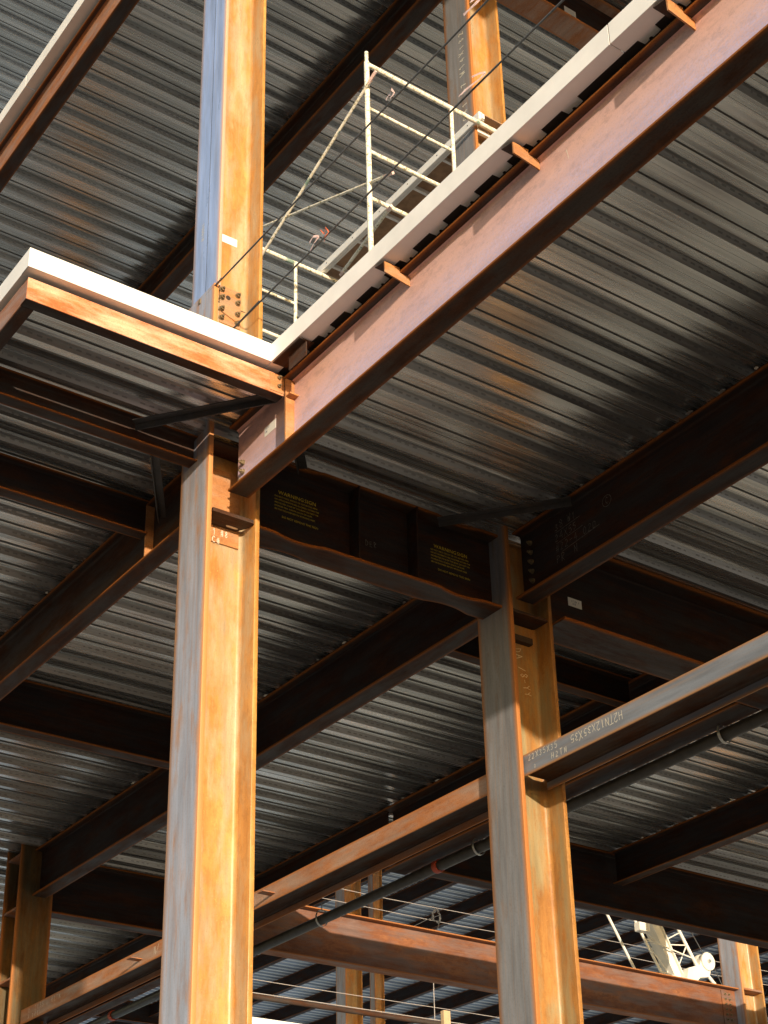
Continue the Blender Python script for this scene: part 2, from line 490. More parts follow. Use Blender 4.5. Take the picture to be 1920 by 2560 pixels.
def lettering(txt, org, xdir, ydir, size, mat, parent, name="stencil_text", spacing=1.0):
    cu = bpy.data.curves.new("t", 'FONT')
    cu.body = txt
    cu.size = size
    cu.space_character = spacing
    cu.resolution_u = 2
    ob = bpy.data.objects.new("t", cu)
    COL.objects.link(ob)
    bpy.context.view_layer.update()
    me = bpy.data.meshes.new_from_object(ob.evaluated_get(bpy.context.evaluated_depsgraph_get()))
    bpy.data.objects.remove(ob)
    xd, yd = Vector(xdir).normalized(), Vector(ydir).normalized()
    nrm = xd.cross(yd)
    base = Vector(parent.location)
    for v in me.vertices:
        v.co = Vector(org) - base + xd * v.co.x + yd * v.co.y + nrm * .002
    return link(name, me, mat, parent)

def plate_part(parent, name, lo, hi, mat, bev=.0015):
    return link(name, boxm(lo, hi, parent.location, bev), mat, parent)

# ------------------------------------------------------------------ floor decks
TOPF = .63 * PITCH
def deck_profile(y0, y1, z0):
    """(y, z, is_web) along +Y: raised flute with stiffener groove, steep side, narrow low flute"""
    H = .05
    P = PITCH
    pts = []
    n = int(math.ceil((y1 - y0) / P))
    for k in range(n):
        y = y0 + k * P
        pts += [(y, H, 0), (y + .36 * P, H, 0), (y + .378 * P, H - .010, 3), (y + .462 * P, H - .010, 0), (y + .49 * P, H, 3),
                (y + .62 * P, H, 0), (y + .65 * P, H - .019, 2), (y + .672 * P, H - .029, 1), (y + .71 * P, 0, 2), (y + .915 * P, 0, 0), (y + .932 * P, .004, 3),
                (y + .955 * P, .020, 2), (y + .975 * P, .030, 1)]
    pts.append((y0 + n * P, H, 2))
    pts = [p for p in pts if p[0] <= y1 + 1e-6]
    return [(y, z0 + z, w) for y, z, w in pts]

def deck_mesh(regions, z0, org):
    """regions: (x0, x1, y0, y1)"""
    bm = bmesh.new()
    for (x0, x1, y0, y1) in regions:
        pr = deck_profile(y0, y1, z0)
        cuts = [x0]
        while cuts[-1] < x1 - 1e-6:
            cuts.append(min(cuts[-1] + 7.9, x1))
        for a, b in zip(cuts, cuts[1:]):
            va = [bm.verts.new((a - org[0], y - org[1], z - org[2])) for y, z, w in pr]
            vb = [bm.verts.new((b - org[0], y - org[1], z - org[2])) for y, z, w in pr]
            for i in range(len(pr) - 1):
                f = bm.faces.new((va[i], vb[i], vb[i + 1], va[i + 1]))
                f.material_index = pr[i + 1][2]
    bmesh.ops.recalc_face_normals(bm, faces=bm.faces)
    me = bpy.data.meshes.new("deck")
    bm.to_mesh(me); bm.free()
    for p in me.polygons:
        p.use_smooth = False
    return me

def slab_box(regs, z0, z1, org):
    return merge([boxm((a, c, z0), (b, d, z1), org, 0) for a, b, c, d in regs])

def deck_thing(label, regs, z0, mats=('deck', 'deckweb', 'deckside', 'deckshade'), slab=True, slab_in=.0):
    org = (regs[0][0], regs[0][2], z0)
    t = thing("floor_deck", org, label, "floor deck")
    link("ribbed_sheet", deck_mesh(regs, z0 + .002, org), list(mats), t)
    if slab:
        link("concrete_slab", slab_box([(a + slab_in, b, c, d) for a, b, c, d in regs], z0 + .058, z0 + .150, org), 'concrete', t)
    return t

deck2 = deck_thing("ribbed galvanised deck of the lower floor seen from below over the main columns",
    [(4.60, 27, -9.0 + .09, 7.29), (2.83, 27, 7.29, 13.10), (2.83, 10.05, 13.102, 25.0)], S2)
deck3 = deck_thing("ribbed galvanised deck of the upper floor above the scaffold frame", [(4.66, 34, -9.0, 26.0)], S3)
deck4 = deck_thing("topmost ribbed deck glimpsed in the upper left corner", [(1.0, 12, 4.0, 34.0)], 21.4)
deckF = deck_thing("bluish ribbed deck of the far wing beyond the opening", [(8, 84, 27.0, 84.0)], S3, ('deckfar', 'deckwebfar', 'deckwebfar', 'deckshade'))

link("flute_shade_strip", boxm((4.548, -9, S2 + .0455), (4.66, 7.288, S2 + .0565), deck2.location, 0), 'dark_joint_shade', deck2)  # dark strip added to paint the shade in the open flutes

# ------------------------------------------------------------------ pour stops (slab edge strips)
ZB, ZT = S2 + .040, S2 + .178
def pour_stop(name_label, segs, inner, axis, z0, z1, leg0=None, teeth=False):
    """bent plate: vertical face + horizontal leg reaching to 'inner'"""
    t = thing("slab_edge_strip", segs[0][0], name_label, "slab edge")
    for (a, b) in segs:
        a, b = Vector(a), Vector(b)
        t_ = .004
        if axis == 'Y':
            link("edge_plate", boxm((a.x, min(a.y, b.y), z0), (a.x + t_, max(a.y, b.y), z1), t.location, .0008), 'white', t)
            lo_, hi_ = min(a.y, b.y), max(a.y, b.y)
            if leg0 is not None and (a, b) == (Vector(segs[0][0]), Vector(segs[0][1])):
                if a.y < b.y: lo_ = leg0
                else: hi_ = leg0
            if teeth:      # ragged inner edge: open between the flutes, closed over the low ribs
                out = [(a.x + t_, lo_, z0)]
                y = lo_
                out.append((inner - .047, lo_, z0))
                k = math.ceil((lo_ + 9 - .09) / PITCH)
                while True:
                    ya = -9 + .09 + k * PITCH + .56 * PITCH
                    yb = ya + .42 * PITCH
                    if yb > hi_: break
                    out += [(inner - .047, ya, z0), (inner, ya + .006, z0), (inner + .002, ya + .2 * PITCH, z0), (inner - .012, ya + .22 * PITCH, z0), (inner - .012, ya + .27 * PITCH, z0), (inner, ya + .29 * PITCH, z0), (inner, yb - .004, z0), (inner - .047, yb, z0)]
                    k += 1
                out += [(inner - .047, hi_, z0), (a.x + t_, hi_, z0)]
                link("bottom_leg", polyplate(out, t_, (0, 0, 1), t.location), 'white', t)
                continue
            link("bottom_leg", boxm((a.x + t_, lo_, z0), (inner, hi_, z0 + t_), t.location, .0008), 'white', t)
        else:
            link("edge_plate", boxm((min(a.x, b.x), a.y, z0), (max(a.x, b.x), a.y + t_, z1), t.location, .0008), 'white', t)
            link("bottom_leg", boxm((min(a.x, b.x), a.y + t_, z0), (max(a.x, b.x), inner, z0 + t_), t.location, .0008), 'white', t)
    return t
XE = 4.446
pour_stop("bright white slab edge strip above the long pinkish beam", [((XE, 7.205, ZB), (XE, 4.052, ZB)), ((XE, 4.046, ZB), (XE, -.2, ZB)), ((XE, -.206, ZB), (XE, -9, ZB))], 4.592, 'Y', ZB, ZT, 7.298, True)
pour_stop("bright white slab edge strip over the short orange fascia beam", [((2.782, 7.205, ZB), (XE - .0005, 7.205, ZB))], 7.30, 'X', ZB, ZT)
pour_stop("white slab edge strip running back from the projecting left corner", [((2.782, 7.2095, ZB), (2.782, 15.0, ZB)), ((2.782, 15.006, ZB), (2.782, 25, ZB))], 2.86, 'Y', ZB, ZT, 7.302)
pour_stop("white slab edge strip of the upper floor crossing the top left corner", [((4.520, 30, S3 + .04), (4.520, 12.3, S3 + .04)), ((4.520, 12.294, S3 + .04), (4.520, 3, S3 + .04))], 4.650, 'Y', S3 + .040, S3 + .20)

# ------------------------------------------------------------------ columns
def column(label, cx, cy, z0, z1, d, bf, tf, tw, mweb, mface, mface2, group=None, up=(1, 0, 0), fr=.03):
    return isec("steel_column", label, "column", (cx, cy, z0), (cx, cy, z1), up, d, bf, tf, tw, mweb, mface, mface2, group, fr, bord=.05)

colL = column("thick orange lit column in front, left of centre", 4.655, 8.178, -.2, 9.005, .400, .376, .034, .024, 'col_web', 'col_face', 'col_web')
colLu = column("column with a blue grey face rising from the bolted splice above the white slab edge", 4.6705, 8.190, 9.012, 17.5, .365, .374, .026, .018, 'col_web', 'col_face_sky', 'col_web')
colR = column("column with a darker grey face right of centre that carries the grey spandrel beam", 7.188, 8.160, -.2, 9.005, .410, .375, .034, .024, 'col_web2', 'col_dark', 'col_web2')
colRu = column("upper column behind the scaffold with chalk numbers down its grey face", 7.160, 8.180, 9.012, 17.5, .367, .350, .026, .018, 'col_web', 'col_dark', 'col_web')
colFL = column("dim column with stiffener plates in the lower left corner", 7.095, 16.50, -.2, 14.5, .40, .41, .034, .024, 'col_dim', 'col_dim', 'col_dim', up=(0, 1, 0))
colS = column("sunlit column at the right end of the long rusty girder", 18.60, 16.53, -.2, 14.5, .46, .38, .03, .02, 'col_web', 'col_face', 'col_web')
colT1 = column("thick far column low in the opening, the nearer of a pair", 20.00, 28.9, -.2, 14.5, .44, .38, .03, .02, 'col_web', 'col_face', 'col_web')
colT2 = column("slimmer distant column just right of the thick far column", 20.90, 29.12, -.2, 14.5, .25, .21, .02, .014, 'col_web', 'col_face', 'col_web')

# left column: seat plate, doubler, bolted splice
o = colL.location
pts = [(4.500, 7.995, 7.155), (4.812, 7.995, 7.155), (4.822, 8.012, 7.155), (4.815, 8.06, 7.155), (4.760, 8.165, 7.155), (4.500, 8.165, 7.155)]
def plate_with_slot():
    me = polyplate(pts, .026, (0, 0, 1), o)
    return me
sp = link("seat_plate", plate_with_slot(), 'brownX', colL)
slot = [(4.715 + .032 * math.cos(a) + (.014 if math.cos(a) > 0 else -.014), 8.115 + .011 * math.sin(a), 7.1545) for a in [k * math.pi / 6 for k in range(12)]]
link("slot", polyplate(slot, -.001, (0, 0, 1), o), 'chalk', sp)
plate_part(colL, "doubler_plate", (4.499, 8.153, 7.03), (4.792, 8.1655, 7.60), 'plate')
strokes(["2-1 #8", "A3C#"], (4.52, 8.153, 7.085), (1, 0, .0), (0, 0, 1), .042, 'chalk', colL, w=.09)
spl = plate_part(colL, "splice_plate", (4.598, 8.160, 8.835), (4.772, 8.172, 9.165), 'plate')
for z in (9.125, 9.055, 8.955, 8.875):
    for x in (4.612, 4.742):
        link("bolt", hexbolt((x, 8.160, z), (0, -1, 0), .017, .03, o), 'bolt', spl)
hole = [(4.665 + .02 * math.cos(a), 8.1597, 9.075 + .02 * math.sin(a)) for a in [k * math.pi / 8 for k in range(16)]]
link("hole", polyplate(hole, -.0006, (0, 1, 0), o), 'dark_joint_shade', spl)
plate_part(colL, "weld_seam", (4.50, 8.168, 9.0), (4.82, 8.188, 9.016), 'dark_joint_shade', 0)
plate_part(colL, "continuity_plate", (4.50, 8.00, 7.70), (4.81, 8.16, 7.715), 'brownX')
# paper label and chalk on the upper left column
lab = plate_part(colLu, "paper_label", (4.598, 8.1785, 9.585), (4.738, 8.1805, 9.655), 'label', 0)
strokes(["10001N"], (4.488, 8.262, 9.735), (0, 0, -1), (0, -1, 0), .035, 'chalk', colLu, w=.12)
link("chalk_line", boxm((4.4868, 8.172, 9.02), (4.4874, 8.175, 14.4), colLu.location, 0), 'dark_joint_shade', colLu)
# right column
plate_part(colR, "continuity_plate", (7.018, 7.985, 7.135), (7.358, 8.148, 7.160), 'brownX')
plate_part(colR, "seat_plate", (7.10, 8.10, 6.98), (7.30, 8.1478, 7.03), 'brownX')
strokes(["DA9/8-YY"], (7.15, 8.148, 6.93), (.22, 0, -1), (1, 0, .22), .062, 'chalk', colR, w=.06)
# chalk shop mark on the upper right column, read from below upward
strokes(["8041757 W14X132"], (6.9765, 8.095, 11.96), (0, 0, 1), (0, 1, 0), .062, 'chalk', colRu, w=.10, adv=1.28)
# corner column stiffeners
for z in (7.73, 7.115, 6.335, 5.55):
    plate_part(colFL, "stiffener_plate", (6.895, 16.336, z - .012), (7.081, 16.664, z + .012), 'rustX')
for z in (7.78, 7.11):
    plate_part(colS, "stiffener_plate", (18.40, 16.345, z - .015), (18.80, 16.518, z + .015), 'rustX')

# ------------------------------------------------------------------ level two framing
def beam(label, axis, a, b, c, zt, zb, bf, tf, tw, mweb, mfl, name="steel_beam", cat="beam", group=None):
    zc = (zt + zb) / 2
    if axis == 'Y':
        return isec(name, label, cat, (c, a, zc), (c, b, zc), (0, 0, 1), zt - zb, bf, tf, tw, mweb, mfl, None, group)
    return isec(name, label, cat, (a, c, zc), (b, c, zc), (0, 0, 1), zt - zb, bf, tf, tw, mweb, mfl, None, group)

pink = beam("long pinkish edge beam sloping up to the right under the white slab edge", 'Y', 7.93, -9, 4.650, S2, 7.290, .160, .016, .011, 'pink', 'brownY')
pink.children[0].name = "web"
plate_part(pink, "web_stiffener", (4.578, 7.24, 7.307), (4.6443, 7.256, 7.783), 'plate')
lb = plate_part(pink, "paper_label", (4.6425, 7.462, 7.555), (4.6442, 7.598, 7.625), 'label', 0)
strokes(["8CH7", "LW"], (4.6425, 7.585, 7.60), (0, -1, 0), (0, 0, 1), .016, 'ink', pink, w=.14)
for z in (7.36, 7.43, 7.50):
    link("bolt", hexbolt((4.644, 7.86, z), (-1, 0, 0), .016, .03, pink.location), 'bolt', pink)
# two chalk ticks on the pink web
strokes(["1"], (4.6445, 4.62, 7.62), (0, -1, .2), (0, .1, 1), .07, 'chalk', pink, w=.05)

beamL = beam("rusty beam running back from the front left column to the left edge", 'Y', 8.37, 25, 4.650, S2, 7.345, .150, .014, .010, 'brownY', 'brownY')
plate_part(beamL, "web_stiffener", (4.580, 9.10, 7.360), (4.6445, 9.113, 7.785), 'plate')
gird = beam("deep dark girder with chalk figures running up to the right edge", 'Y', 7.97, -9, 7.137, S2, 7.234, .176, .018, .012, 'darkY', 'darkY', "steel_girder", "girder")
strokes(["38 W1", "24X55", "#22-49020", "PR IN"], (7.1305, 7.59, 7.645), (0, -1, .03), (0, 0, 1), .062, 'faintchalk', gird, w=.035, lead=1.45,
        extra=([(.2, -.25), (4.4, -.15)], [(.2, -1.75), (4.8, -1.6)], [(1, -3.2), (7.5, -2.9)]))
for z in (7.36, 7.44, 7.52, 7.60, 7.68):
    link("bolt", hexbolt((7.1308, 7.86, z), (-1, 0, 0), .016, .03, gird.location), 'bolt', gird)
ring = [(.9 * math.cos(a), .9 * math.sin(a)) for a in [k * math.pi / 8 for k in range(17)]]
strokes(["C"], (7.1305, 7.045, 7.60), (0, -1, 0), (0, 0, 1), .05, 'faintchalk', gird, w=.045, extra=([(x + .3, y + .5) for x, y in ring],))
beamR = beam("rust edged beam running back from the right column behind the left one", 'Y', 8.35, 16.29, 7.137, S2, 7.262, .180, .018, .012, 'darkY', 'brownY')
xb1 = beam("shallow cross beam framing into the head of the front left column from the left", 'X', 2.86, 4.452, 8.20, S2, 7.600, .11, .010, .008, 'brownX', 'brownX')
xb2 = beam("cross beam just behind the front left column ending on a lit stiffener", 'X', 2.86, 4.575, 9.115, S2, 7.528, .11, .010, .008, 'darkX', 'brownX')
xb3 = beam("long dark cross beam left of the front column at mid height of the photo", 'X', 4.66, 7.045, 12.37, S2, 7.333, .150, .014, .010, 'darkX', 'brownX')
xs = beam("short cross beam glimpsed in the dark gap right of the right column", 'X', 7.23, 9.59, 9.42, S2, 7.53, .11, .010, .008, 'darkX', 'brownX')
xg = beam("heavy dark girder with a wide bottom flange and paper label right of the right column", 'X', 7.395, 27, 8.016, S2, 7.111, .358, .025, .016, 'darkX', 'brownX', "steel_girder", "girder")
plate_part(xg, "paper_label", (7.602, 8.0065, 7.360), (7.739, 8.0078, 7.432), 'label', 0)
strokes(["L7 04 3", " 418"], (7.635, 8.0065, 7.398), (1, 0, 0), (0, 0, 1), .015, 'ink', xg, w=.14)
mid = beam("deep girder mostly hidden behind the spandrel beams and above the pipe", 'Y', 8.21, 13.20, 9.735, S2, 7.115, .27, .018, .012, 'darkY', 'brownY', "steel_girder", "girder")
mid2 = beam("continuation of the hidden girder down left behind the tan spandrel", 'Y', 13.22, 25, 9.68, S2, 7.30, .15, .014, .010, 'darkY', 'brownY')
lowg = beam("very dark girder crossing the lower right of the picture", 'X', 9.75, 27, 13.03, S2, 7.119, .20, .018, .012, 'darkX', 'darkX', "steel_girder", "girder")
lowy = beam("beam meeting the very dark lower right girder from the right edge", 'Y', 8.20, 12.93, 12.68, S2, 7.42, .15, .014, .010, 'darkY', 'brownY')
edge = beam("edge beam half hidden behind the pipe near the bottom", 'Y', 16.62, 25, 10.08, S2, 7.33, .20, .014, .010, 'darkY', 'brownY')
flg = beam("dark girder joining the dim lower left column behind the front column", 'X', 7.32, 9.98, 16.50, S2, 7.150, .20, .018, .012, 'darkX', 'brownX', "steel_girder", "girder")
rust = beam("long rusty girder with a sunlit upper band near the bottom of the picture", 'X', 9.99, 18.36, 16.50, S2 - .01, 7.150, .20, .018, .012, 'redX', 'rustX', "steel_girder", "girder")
for k in range(7):
    for dx in (0, .085):
        link("bolt", hexbolt((18.13 + dx, 16.494, 7.24 + k * .075), (0, -1, 0), .02, .035, rust.location), 'bolt', rust)
plate_part(rust, "end_plate", (18.06, 16.478, 7.19), (18.34, 16.4935, 7.745), 'redX')

# bright burnt spots where the deck is welded to the flange edges
def weld_spots(bm_obj, x, y0, y1, step, z=S2 - .002, seedv=1):
    rnd = random.Random(seedv)
    y = y0
    while y < y1:
        L = rnd.uniform(.02, .07)
        xx = x - rnd.uniform(.003, .012)
        me = polyplate([(xx, y, z), (xx - .016, y + L * .3, z), (xx - .010, y + L, z), (xx + .008, y + L * .8, z)], .006, (0, 0, 1), bm_obj.location)
        link("weld_spot", me, 'strap' if rnd.random() < .6 else 'chalk', bm_obj)
        y += step * rnd.choice((1, 1, 2)) * rnd.uniform(.9, 1.1)
weld_spots(gird, 7.049, 5.2, 7.3, PITCH, seedv=2)
weld_spots(beamR, 7.047, 9.3, 14.5, PITCH * 1.5, seedv=3)
weld_spots(mid, 9.60, 10.6, 13.0, PITCH * 2, seedv=4)
weld_spots(lowy, 12.605, 10.4, 12.6, PITCH, seedv=5)
weld_spots(beamL, 4.575, 10.2, 11.6, PITCH * 2, seedv=6)

# girder with dog-bone flanges between the two columns
wg = thing("steel_girder", (4.86, 8.17, 7.5), "black web girder with WARNING SIGN stencils between the two front columns", "girder")
link("web", extrude(web_prof(.014, .30 - .0, .02), (4.86, 8.17, 7.4985), (6.98, 8.17, 7.4985), (0, 0, 1), wg.location), 'darkX', wg)
def dogbone(z, th):
    L0, L1 = 4.858, 6.982
    W = .115
    def half(x):
        def cut(c, a):
            t = (x - c) / a
            return .036 * (1 - t * t) if abs(t) < 1 else 0
        return W - cut(5.22, .20) - cut(6.62, .20)
    xs_ = [L0 + (L1 - L0) * k / 72 for k in range(73)]
    bm = bmesh.new()
    lay = bm.verts.layers.float.new("edge")
    rows = []
    for x in xs_:
        h = half(x)
        row = []
        for (y, zz, e) in ((-h, 0, 1), (-h, th, 1), (-h + .03, th, 0), (h - .03, th, 0), (h, th, 1), (h, 0, 1), (h - .03, 0, 0), (-h + .03, 0, 0)):
            v = bm.verts.new(Vector((x, 8.17 + y, z + zz)) - wg.location)
            v[lay] = e
            row.append(v)
        rows.append(row)
    for a, b in zip(rows, rows[1:]):
        for k in range(8):
            bm.faces.new((a[k], a[(k + 1) % 8], b[(k + 1) % 8], b[k]))
    bm.faces.new(rows[0]); bm.faces.new(rows[-1][::-1])
    bmesh.ops.recalc_face_normals(bm, faces=bm.faces)
    me = bpy.data.meshes.new("flange")
    bm.to_mesh(me); bm.free()
    return finish(me)
link("flange", dogbone(7.180, .019), 'brownX', wg)
link("flange", dogbone(7.781, .019), 'brownX', wg)
for x in (5.70, 6.21):
    link("web_stiffener", polyplate([(x, 8.163, 7.20), (x, 8.050, 7.20), (x, 8.045, 7.72), (x, 8.035, 7.90 - .12), (x, 8.163, 7.78)], .012, (1, 0, 0), wg.location), 'darkX', wg)
YW = 8.163
body = ["DO NOT WELD, SHOOT OR CUT IN THIS AREA", "NO ATTACHMENTS ARE ALLOWED WITHIN THE", "PROTECTED ZONE OF THIS BEAM. DO NOT USE", "POWDER PINS, SCREWS, BOLTS OR CLIPS.", "SEE THE ENGINEER BEFORE WORKING HERE"]
for x0 in (5.075, 6.42):
    lettering("WARNING", (x0 + .03, YW, 7.575), (1, 0, 0), (0, 0, 1), .041, 'yellow', wg, spacing=1.08)
    lettering("SIGN", (x0 + .245, YW, 7.575), (1, 0, 0), (0, 0, 1), .041, 'yellow', wg, spacing=1.08)
    for k, s in enumerate(body):
        lettering(s, (x0, YW, 7.548 - k * .0255), (1, 0, 0), (0, 0, 1), .0165, 'yellow', wg, spacing=1.0)
    lettering("DO NOT REMOVE THIS SIGN", (x0 + .06, YW, 7.392), (1, 0, 0), (0, 0, 1), .023, 'yellow', wg)
strokes(["DER"], (5.83, YW, 7.40), (1, 0, 0), (0, 0, 1), .045, 'faintchalk', wg, w=.05)

# fascia channels of the projecting corner
def channel(label, axis, a, b, face, inward, zt, zb, fl, mweb, mfl):
    """C section: web plane at 'face', flanges reaching 'inward'"""
    t = .008
    if axis == 'X':
        org = (a, face, (zt + zb) / 2)
        th = thing("steel_channel", org, label, "channel")
        y0, y1 = sorted((face, face + inward * t))
        link("web", boxm((a, y0, zb), (b, y1, zt), org), mweb, th)
        f0, f1 = sorted((face + inward * t, face + inward * fl))
        for z0, z1 in ((zb, zb + t), (zt - t, zt)):
            link("flange", boxm((a, f0, z0), (b, f1, z1), org), mfl, th)
    else:
        org = (face, a, (zt + zb) / 2)
        th = thing("steel_channel", org, label, "channel")
        x0, x1 = sorted((face, face + inward * t))
        link("web", boxm((x0, a, zb), (x1, b, zt), org), mweb, th)
        f0, f1 = sorted((face + inward * t, face + inward * fl))
        for z0, z1 in ((zb, zb + t), (zt - t, zt)):
            link("flange", boxm((f0, a + .078, z0), (f1, b, z1), org), mfl, th)
    return th
fas = channel("short orange sunlit fascia channel below the white edge of the projecting corner", 'X', 2.811, 4.5765, 7.262, 1, S2 + .01, 7.655, .085, 'fascia', 'brownX')
for z in (7.796 - .02, 7.712):
    link("bolt", hexbolt((4.535, 7.262, z - .0), (0, -1, 0), .013, .026, fas.location), 'bolt', fas)
plate_part(fas, "shear_tab", (4.47, 7.257, 7.668), (4.576, 7.2615, 7.80), 'plate')
link("clip_angle", boxm((4.578, 7.19, 7.640), (4.66, 7.2395, 7.652), fas.location), 'plate', fas)
channel("orange edge channel running back along the left side of the projecting corner", 'Y', 7.2712, 25, 2.811, 1, S2 + .01, 7.655, .085, 'rustY', 'brownY')
# hanging angle near the inner corner
ha = thing("hanging_angle", (4.5, 7.0, 7.83), "short bent angle hanging under the slab edge beside the inner corner", "angle bracket")
link("top_leg", boxm((4.452, 6.885, 7.826), (4.56, 7.20, 7.834), ha.location), 'brownY', ha)
link("hanging_leg", boxm((4.500, 6.885, 7.715), (4.507, 7.085, 7.8255), ha.location), 'brownY', ha)

# brackets under the slab edge
def bracket(y, label):
    t = thing("slab_bracket", (4.644, y, 7.78), label, "bracket", "triangular brackets under the white slab edge")
    link("gusset", polyplate([(4.462, y, 7.818), (4.462, y, 7.742), (4.642, y, 7.715), (4.642, y, 7.782), (4.568, y, 7.784), (4.568, y, 7.818)], .009, (0, 1, 0), t.location), 'plate', t)
    link("flat_leg", polyplate([(4.462, y + .0095, 7.822), (4.568, y + .0095, 7.822), (4.568, y + .085, 7.822), (4.452, y + .085, 7.822)], .008, (0, 0, 1), t.location), 'brownY', t)
    return t
for y, l in ((5.992, "steel bracket nearest the bolted column, third down the pinkish beam"), (4.824, "steel bracket halfway along the pinkish beam"), (3.667, "steel bracket at the top right of the picture under the slab edge"), (2.51, "steel bracket just outside the top right corner")):
    if y > 3:
        bracket(y, l)

# diagonal kickers under the deck
def kicker(label, a, b, w=.05, th=.008, drop=.052):
    a, b = Vector(a), Vector(b)
    t = thing("diagonal_brace", a, label, "brace")
    d = (b - a).normalized()
    up = Vector((0, 0, 1)); up = (up - d * up.dot(d)).normalized()
    side = d.cross(up)
    def pl(u0, u1, v0, v1):
        bm = bmesh.new()
        vs = []
        for p in (a, b):
            for (u, v) in ((u0, v0), (u1, v0), (u1, v1), (u0, v1)):
                vs.append(bm.verts.new(p - a + side * u + up * v))
        for k in range(4):
            bm.faces.new((vs[k], vs[(k + 1) % 4], vs[4 + (k + 1) % 4], vs[4 + k]))
        bm.faces.new(vs[:4][::-1]); bm.faces.new(vs[4:])
        bmesh.ops.recalc_face_normals(bm, faces=bm.faces)
        me = bpy.data.meshes.new("leg"); bm.to_mesh(me); bm.free()
        return finish(me)
    link("vertical_leg", pl(-th, 0, -drop, .0), 'black', t)
    link("flat_leg", pl(0.0005, w, -th, 0), 'black', t)
    return t
kicker("thin dark diagonal brace from the shallow cross beam to the pinkish beam", (3.98, 8.14, 7.72), (4.60, 7.40, 7.75))
kicker("thin dark diagonal brace from the stencilled girder to the chalk marked girder", (6.42, 8.055, 7.74), (7.06, 7.32, 7.76))
kicker("dark diagonal brace left of the column head between the two cross beams", (4.17, 8.26, 7.62), (4.58, 8.90, 7.585), w=.05, drop=.05)
kicker("dark diagonal brace between the pinkish beam and the stencilled girder", (4.735, 7.45, 7.62), (5.20, 8.05, 7.76), w=.06, drop=.05)

# ------------------------------------------------------------------ spandrel beams laid on their side
def spandrel(label, y0, y1, mweb, mface):
    c = 7.03 + .159
    return isec("spandrel_beam", label, "beam", (c, y0, 5.918), (c, y1, 5.918), (1, 0, 0), .318, .158, .013, .009, mweb, mface, None)
spR = spandrel("grey spandrel beam with white chalk marks rising right from the right column", 8.10, -9, 'brownY', 'mill')
spL = spandrel("tan spandrel beam running down left behind both front columns", 8.19, 16.29, 'brownY', 'chan')
# near flange ends flush: chalk on its outer face
strokes(["H2TN12X35X35"], (7.0300, 6.985, 5.965), (0, 1, .0), (0, 0, -1), .060, 'chalk', spR, w=.07, adv=.72)
strokes(["22X35X35"], (7.0300, 7.935, 5.935), (0, -1, 0.0), (0, 0, 1), .042, 'chalk', spR, w=.085, jit=.03, adv=.95)
strokes(["H2TN"], (7.0300, 7.70, 5.868), (0, -1, 0), (0, 0, 1), .044, 'chalk', spR, w=.085, jit=.03, adv=1.0)
strokes(["0"], (7.0300, 7.88, 5.862), (0, -1, 0), (0, 0, 1), .03, 'chalk', spR, w=.08)
strokes(["N/"], (7.0300, 13.36, 5.885), (0, -1, 0), (0, 0, 1), .075, 'chalk', spL, w=.05)
strokes(["O  2X35 L H2TN", "8 DR8L"], (7.0300, 16.1, 5.925), (0, -1, 0), (0, 0, 1), .05, 'chalk', spL, w=.05, adv=1.2, lead=1.3)
for y in (11.23, 13.57):
    link("tab", boxm((6.905, y, 5.892), (7.0295, y + .09, 5.901), spL.location), 'rustY', spL)

# ------------------------------------------------------------------ pipe with hangers
PX, PZ, PR = 9.84, 7.03, .056
pp = thing("sprinkler_pipe", (PX, 2, PZ), "long black pipe hung below the lower deck", "pipe")
link("pipe_run", tube([(PX, -6 + 31 * k / 6, PZ) for k in range(7)], PR, pp.location, 28), 'pipe', pp)
for y in (12.597, 19.76):
    link("red_coupling", tube([(PX, y - .035, PZ), (PX, y + .035, PZ)], PR + .012, pp.location, 28), 'redring', pp)
def hanger(y, label):
    t = thing("pipe_hanger", (PX, y, PZ), label, "pipe hanger", "band hangers holding the black pipe")
    pts = []
    for k in range(25):
        a = math.pi * 2 * k / 24 + math.pi / 2
        rr = .082
        pts.append((rr * math.cos(a) * .92, rr * math.sin(a) * 1.12 + .018))
    bm = bmesh.new()
    rows = []
    for (x, z) in pts:
        l = math.hypot(x, z)
        rows.append([bm.verts.new((x, -.014, z)), bm.verts.new((x, .014, z)), bm.verts.new((x * 1.05, .014, z * 1.05)), bm.verts.new((x * 1.05, -.014, z * 1.05))])
    for a, b in zip(rows, rows[1:]):
        for k in range(4):
            bm.faces.new((a[k], a[(k + 1) % 4], b[(k + 1) % 4], b[k]))
    bmesh.ops.recalc_face_normals(bm, faces=bm.faces)
    me = bpy.data.meshes.new("band"); bm.to_mesh(me); bm.free()
    link("band", finish(me), 'strap', t)
    link("rod", tube([(0, 0, .10), (0, 0, 7.111 - PZ + (.0 if y < 13 else .1))], .006, (0, 0, 0), 8), 'strap', t)
    link("top_clip", boxm((-.03, -.02, .10), (.12, .02, .108)), 'strap', t)
    return t
for y, l in ((14.74, "band hanger on the pipe left of the right column, above the rusty girder"), (11.93, "band hanger tight against the left side of the right column"), (8.60, "band hanger on the pipe under the grey spandrel at the right edge")):
    hanger(y, l)

